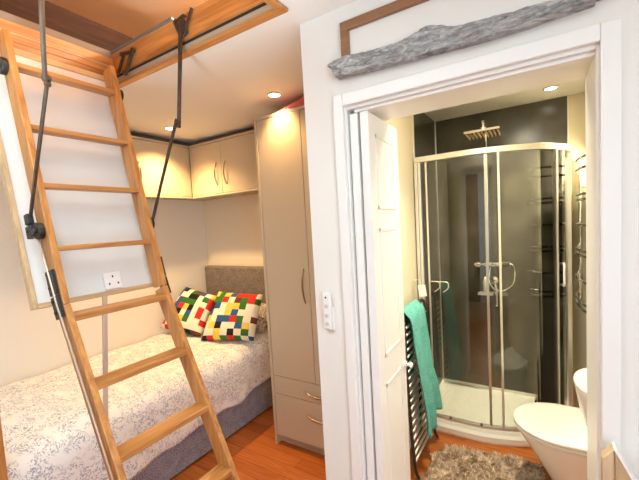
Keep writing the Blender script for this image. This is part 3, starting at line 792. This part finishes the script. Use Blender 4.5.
# shower valve and rain head
YV = 3.13
t = thing('shower_set', 'chrome rain shower with square head and bar valve on the dark wall', 'shower', (-.32, BYB - .02, 1.15))
obj('valve_bar', lambda b: (tube(b, [(-.452, YV, 1.152), (-.40, YV, 1.152)], .024, 18), tube(b, [(-.40, YV, 1.152), (-.24, YV, 1.152)], .020, 18)), M['chrome'], t, smooth=True, bevel=.003)
obj('valve_knob', lambda b: tube(b, [(-.24, YV, 1.152), (-.19, YV, 1.152)], .024, 18), M['black'], t, label='dark control knob')
for x in (-.40, -.25): obj('wall_fixing', (lambda x: lambda b: tube(b, [(x, YV, 1.152), (x, BYB - .009, 1.152)], .016, 14))(x), M['chrome'], t)
obj('riser_pipe', lambda b: tube(b, catmull([(-.345, YV, 1.16), (-.345, YV + .03, 1.30), (-.345, YV + .03, 1.9), (-.345, YV + .03, 2.15), (-.343, YV, 2.225), (-.335, YV - .08, 2.235), (-.328, 2.86, 2.225), (-.326, 2.85, 2.19), (-.326, 2.85, 2.15)], 6), .010, 12), M['chrome'], t, smooth=True)
def head(b):
    box(b, -.442, -.212, 2.74, 2.96, 2.132, 2.150)
    disc(b, (-.326, 2.85, 2.165), (0, 0, 1), .022, .03, 18)
hd = obj('shower_head', head, M['chrome'], t, bevel=.003)
def noz(b):
    for i in range(9):
        for j in range(9):
            disc(b, (-.428 + i * .0252, 2.754 + j * .024, 2.128), (0, 0, 1), .004, .010, 6)
obj('nozzle', noz, M['bronze'], hd, kind='stuff')
obj('hose', lambda b: tube(b, catmull([(-.33, YV, 1.13), (-.335, YV - .04, 1.02), (-.30, YV - .05, .96), (-.235, YV - .05, .95), (-.17, YV - .04, 1.00), (-.155, YV - .03, 1.08), (-.17, YV, 1.145), (-.19, YV, 1.155)], 6), .007, 10), M['chrome'], t, smooth=True)
obj('hand_set', lambda b: (tube(b, catmull([(-.30, YV - .03, 1.02), (-.287, YV - .04, .95), (-.285, YV - .04, .82)], 4), .012, 12), disc(b, (-.30, YV - .04, 1.03), (.2, 1, .3), .035, .02, 18)), M['chrome'], t, smooth=True)
def soap(b):
    box(b, -.395, -.305, YV - .05, BYB - .009, .925, .94); box(b, -.392, -.335, YV - .04, YV + .02, .94, 1.04)
tag(obj('soap_bottle', lambda b: (tube(b, [(-.365, 3.11, .916), (-.365, 3.11, .93), (-.365, 3.11, 1.01), (-.365, 3.11, 1.03), (-.365, 3.11, 1.05)], [.020, .022, .022, .013, .009], 16)), plain('pale_bottle', (.62, .60, .48), .3), loc=(-.365, 3.11, .915), smooth=True), 'pale soap bottle on the small shelf under the shower valve', 'bottle')
tag(obj('soap_shelf', lambda b: (box(b, -.42, -.31, 3.07, BYB - .0085, .905, .915), box(b, -.42, -.31, 3.07, 3.075, .915, .93)), M['satin'], loc=(-.365, 3.1, .905), bevel=.002), 'small metal shelf on the dark wall under the shower valve', 'shelf')

# towel radiator on the right wall
t = thing('towel_radiator', 'tall chrome ladder towel radiator on the bathroom right wall', 'radiator', (.25, 2.7, .95))
for y in (2.46, 2.95):
    obj('upright', (lambda y: lambda b: tube(b, [(.245, y, .94), (.245, y, 1.88)], .012, 12))(y), M['chrome'], t, smooth=True)
for z in (.965, 1.0, 1.13, 1.28, 1.31, 1.46, 1.61, 1.64, 1.79, 1.85):
    obj('rung', (lambda z: lambda b: tube(b, catmull([(.245, 2.44, z), (.222, 2.52, z), (.208, 2.70, z), (.222, 2.89, z), (.245, 2.97, z)], 4), .009, 10))(z), M['chrome'], t, smooth=True)
for y in (2.47, 2.94):
    for z in (1.05, 1.70): obj('wall_fixing', (lambda y, z: lambda b: tube(b, [(.245, y, z), (BXR - .001, y, z)], .008, 8))(y, z), M['chrome'], t)

# toilet
def dshape(x0, x1, hw, z, yc=2.185, r=.23, n=28):
    """D outline: round towards -X, square at the wall"""
    pts = []
    xc = x0 + r
    for k in range(n + 1):
        a = math.pi / 2 + math.pi * k / n
        pts.append((xc + r * math.cos(a), yc + hw * math.sin(a), z))
    pts += [(x1, yc - hw * .97, z), (x1, yc + hw * .97, z)]
    return pts
t = thing('toilet', 'white back-to-wall toilet with closed lid beside the bath mat', 'toilet', (.1, 2.2, 0))
obj('bowl', lambda b: loft(b, [dshape(x0, BXR - .002, hw, z, r=r) for x0, hw, z, r in ((.075, .105, 0, .10), (.070, .108, .04, .10), (.050, .115, .10, .115), (.005, .135, .18, .14), (-.045, .160, .26, .18), (-.090, .180, .33, .21), (-.112, .188, .365, .22), (-.118, .190, .383, .225))]), M['ceramic'], t, smooth=True)
obj('seat', lambda b: loft(b, [dshape(x0, .285, hw, z) for x0, hw, z in ((-.122, .203, .385), (-.126, .208, .389), (-.126, .208, .399), (-.122, .203, .402))]), M['ceramic'], t, smooth=False)
obj('lid', lambda b: loft(b, [dshape(x0, .285, hw, z) for x0, hw, z in ((-.124, .206, .404), (-.131, .213, .409), (-.132, .214, .420), (-.126, .209, .427), (-.10, .190, .430))]), M['ceramic'], t, smooth=False, bevel=.002)
for y in (2.10, 2.30): obj('hinge', (lambda y: lambda b: tube(b, [(.272, y - .02, .432), (.272, y + .02, .432)], .010, 10))(y), M['chrome'], t)

# wash basin on the right wall, nearer the door
t = thing('wash_basin', 'small white wash basin on the bathroom right wall above the toilet', 'basin', (.22, 1.68, .60))
def bas(b):
    rings = []
    for z, x0, hw in ((.57, .195, .05), (.60, .180, .07), (.68, .155, .105), (.74, .138, .130), (.81, .124, .148), (.85, .118, .156), (.860, .120, .155)):
        rings.append(dshape(x0, BXR - .002, hw, z, yc=1.735, r=min(.11, (BXR - x0) * .6)))
    rings.append(dshape(.140, BXR - .06, .138, .860, yc=1.735, r=.11))
    rings.append(dshape(.155, BXR - .065, .120, .80, yc=1.735, r=.10))
    rings.append(dshape(.19, BXR - .07, .08, .75, yc=1.735, r=.07))
    loft(b, rings)
obj('bowl', bas, M['ceramic'], t, smooth=True)
obj('tap', lambda b: tube(b, catmull([(.27, 1.735, .858), (.27, 1.735, .93), (.255, 1.735, .965), (.225, 1.735, .955), (.215, 1.735, .93)], 5), .010, 12), M['chrome'], t, smooth=True)

# towel rack, towel and the little card
RX0, RX1, RY0_, RY1_ = -.735, -.635, 1.965, 2.42
t = thing('towel_rack', 'dark metal towel rack with many bars standing behind the folding door', 'towel rack', (-.67, 2.15, 0))
for y in (RY0_, RY1_):
    def fr(b, y=y):
        tube(b, catmull([(RX1 + .02, y, .012), (RX1 - .005, y, .10), (RX1 - .03, y, .60), (RX1 - .035, y, .92), (-.69, y, .985), (RX0 + .02, y, .92), (RX0 + .01, y, .5), (RX0, y, .012)], 5), .010, 10)
    obj('end_frame', fr, M['rack'], t, smooth=True)
    for x in (RX1 + .02, RX0):
        obj('foot', (lambda x, y: lambda b: disc(b, (x, y, .006), (0, 0, 1), .014, .012, 14))(x, y), plain('brass_foot', (.45, .24, .09), .4, metal=.6), t)
k = 0
for z in [.10 + .045 * i for i in range(19)]:
    x = RX1 - .005 - (.03 * min(1, (z - .1) / .5))
    obj('bar', (lambda x, z: lambda b: tube(b, [(x, RY0_, z), (x, RY1_, z)], .007, 8))(x, z), M['satin'], t, smooth=True)
obj('top_bar', lambda b: tube(b, [(-.69, RY0_, .985), (-.69, RY1_, .985)], .009, 10), M['rack'], t, smooth=True)
def towel(b):
    prof = [(-.722, .50), (-.722, .75), (-.718, .94), (-.705, .998), (-.688, 1.004), (-.664, .985), (-.646, .93), (-.630, .75), (-.606, .52), (-.590, .36), (-.59, .21)]
    pr = catmull([(x, 0, z) for x, z in prof], 5)
    m, n = len(pr), 34
    def pos(i, k, off):
        p = pr[k]; s = i / n
        front = max(0, min(1, (k - m * .5) / (m * .5)))
        w0, w1 = 1.99 + .05 * front, 2.29 + .09 * front
        y = w0 + (w1 - w0) * s
        fold = .020 * front * math.sin(s * 15 + p.z * 3) + .008 * noise.noise((y * 9, p.z * 6, 0))
        z = p.z
        if front > .5:
            z += (front - .5) * 2 * (.10 * abs(s - .22) ** .9 + .02 * math.sin(s * 11))
        x = p.x + fold + (off if p.x > -.685 else -off)
        if abs(p.x + .69) < .03 and p.z > .95: x = p.x; z += off
        return (x, y, z + .004 * noise.noise((y * 22, k * .2, 2)))
    A = [[b.verts.new(pos(i, k, .012)) for k in range(m)] for i in range(n + 1)]
    B = [[b.verts.new(pos(i, k, .002)) for k in range(m)] for i in range(n + 1)]
    for i in range(n):
        for k in range(m - 1):
            b.faces.new((A[i][k], A[i + 1][k], A[i + 1][k + 1], A[i][k + 1])); b.faces.new((B[i][k + 1], B[i + 1][k + 1], B[i + 1][k], B[i][k]))
        for k in (0, m - 1): b.faces.new((A[i][k], A[i + 1][k], B[i + 1][k], B[i][k]))
    for i in (0, n):
        for k in range(m - 1): b.faces.new((A[i][k], A[i][k + 1], B[i][k + 1], B[i][k]))
tag(obj('towel', towel, M['towel'], smooth=True, loc=(-.66, 2.13, 1.0)), 'teal terry towel hung over the dark rack behind the folding door', 'towel')
def card(b):
    bar(b, (-.685, 2.40, 1.095), (-.675, 2.40, 1.015), .050, .006, (1, .25, 0)); tube(b, [(-.690, 2.40, 1.09), (-.692, 2.405, 1.125), (-.712, 2.41, 1.13), (-.7515, 2.42, 1.12)], .0025, 8)
tag(obj('hanging_card', card, M['card'], loc=(-.69, 2.39, 1.015), bevel=.002), 'small white card hanging above the teal towel', 'card')

# bath mat
def matbody(b):
    def edge(a):
        return 1 + .03 * noise.noise((math.cos(a) * 2, math.sin(a) * 2, 0))
    def outline(g, z):
        P = []
        for k in range(60):
            a = 2 * math.pi * k / 60; c, s = math.cos(a), math.sin(a)
            q = lambda v: math.copysign(abs(v) ** .35, v)
            P.append((-.285 + q(c) * (.305 + g) * edge(a), 2.03 + q(s) * (.335 + g) * edge(a) + .05 * q(c), z))
        return P
    loft(b, [outline(-.01, .001), outline(0, .010), outline(-.015, .022)])
t = thing('bath_mat', 'shaggy grey brown bath mat on the orange wooden bathroom floor', 'bath mat', (-.30, 2.1, 0))
obj('backing', matbody, M['mat'], t)
def pile(b):
    for i in range(16000):
        u, v = random.uniform(-1, 1), random.uniform(-1, 1)
        if abs(u) ** 6 + abs(v) ** 6 > 1: continue
        x, y = -.285 + u * .305, 2.03 + v * .335 + .05 * u
        h = .018 + .016 * random.random() + .012 * noise.noise((x * 16, y * 16, 0))
        a = random.uniform(0, 6.28); l = .016
        cl = noise.noise((x * 11, y * 11, 4)) * 6.3
        dx, dy = math.cos(cl) * l + math.cos(a) * .008, math.sin(cl) * l + math.sin(a) * .008
        w = .0028; px, py = -math.sin(a) * w, math.cos(a) * w
        p = [b.verts.new(q) for q in ((x - px, y - py, .015), (x + px, y + py, .015), (x + dx + px * .5, y + dy + py * .5, .012 + h), (x + dx - px * .5, y + dy - py * .5, .012 + h))]
        b.faces.new(p)
obj('pile', pile, M['mat'], t, kind='stuff')

# dark red curtain behind the camera (mirrored in the shower glass)
def curt(b):
    def f(u, v):
        x = -1.75 + 2.05 * u
        return (x, -1.52 + .035 * math.sin(u * 60), .05 + 2.2 * v)
    g = grid(b, f, 120, 2)
    r = bmesh.ops.extrude_face_region(b, geom=b.faces[:])
    bmesh.ops.translate(b, vec=(0, -.012, 0), verts=[e for e in r['geom'] if isinstance(e, bmesh.types.BMVert)])
tag(obj('curtain', curt, M['curtain'], smooth=True, loc=(-1, -1.52, .05)), 'dark red curtain mirrored faintly in the shower glass', 'curtain')

# ------------------------------------------------------------------ light
def area(name, loc, rot, sx_, sy_, e, col):
    L_ = bpy.data.lights.new(name, 'AREA'); L_.shape = 'RECTANGLE'; L_.size = sx_; L_.size_y = sy_; L_.energy = e; L_.color = col
    o = bpy.data.objects.new(name, L_); COL.objects.link(o); o.location = loc; o.rotation_euler = rot
    return o
DAY = (.74, .88, 1.0)
area('window_daylight', (1.345, (RY0 + RY1) / 2, (WZ0 + WZ1) / 2), (math.radians(90), 0, math.radians(90)), RY1 - RY0 - .1, WZ1 - WZ0 - .1, 42, DAY)
fl = bpy.data.lights.new('ceiling_bounce_fill', 'SPOT'); fl.energy = 440; fl.color = (.74, .91, 1); fl.spot_size = math.radians(112); fl.spot_blend = 1; fl.shadow_soft_size = .2  # added fill aimed upwards, brightens the room off the ceiling
o = bpy.data.objects.new('ceiling_bounce_fill', fl); COL.objects.link(o); o.location = (-.95, -.25, 1.3); o.rotation_euler = (math.radians(174), 0, math.radians(10))
pl = bpy.data.lights.new('loft_fill', 'POINT'); pl.energy = 62; pl.color = (1, .86, .62); pl.shadow_soft_size = .05  # unseen fill added to brighten the loft boards
o = bpy.data.objects.new('loft_fill', pl); COL.objects.link(o); o.location = (-.35, 1.65, 2.85)
w = bpy.data.worlds.new('sky'); SC.world = w; w.use_nodes = True
w.node_tree.nodes['Background'].inputs['Color'].default_value = (.75, .86, 1, 1); w.node_tree.nodes['Background'].inputs['Strength'].default_value = 1.0

# ------------------------------------------------------------------ camera
def camera(f_px, yaw, pitch, roll, py, h):
    cy, sy = math.cos(yaw), math.sin(yaw)
    f = V((-sy, cy, 0)); r = V((cy, sy, 0)); u = V((0, 0, 1))
    f2 = f * math.cos(pitch) - u * math.sin(pitch); u2 = u * math.cos(pitch) + f * math.sin(pitch)
    r3 = r * math.cos(roll) + u2 * math.sin(roll); u3 = u2 * math.cos(roll) - r * math.sin(roll)
    cd = bpy.data.cameras.new('camera'); cd.sensor_fit = 'HORIZONTAL'; cd.sensor_width = 36; cd.lens = 36 * f_px / 639
    cd.shift_y = py / 639; cd.clip_start = .02
    o = bpy.data.objects.new('camera', cd); COL.objects.link(o)
    m = Matrix((r3, u3, -f2)).transposed().to_4x4(); m.translation = (0, 0, h)
    o.matrix_world = m
    SC.camera = o
camera(352., math.radians(31.9), math.radians(3.9), math.radians(-3.24), 8.5, 1.55)
vs = SC.view_settings
vs.view_transform = 'Standard'; vs.look = 'None'; vs.gamma = 1; vs.use_curve_mapping = False; vs.exposure = .1
SC.cycles.max_bounces = 10; SC.cycles.diffuse_bounces = 6; SC.cycles.transparent_max_bounces = 16
SC.cycles.caustics_reflective = False; SC.cycles.caustics_refractive = False
SC.cycles.use_denoising = True
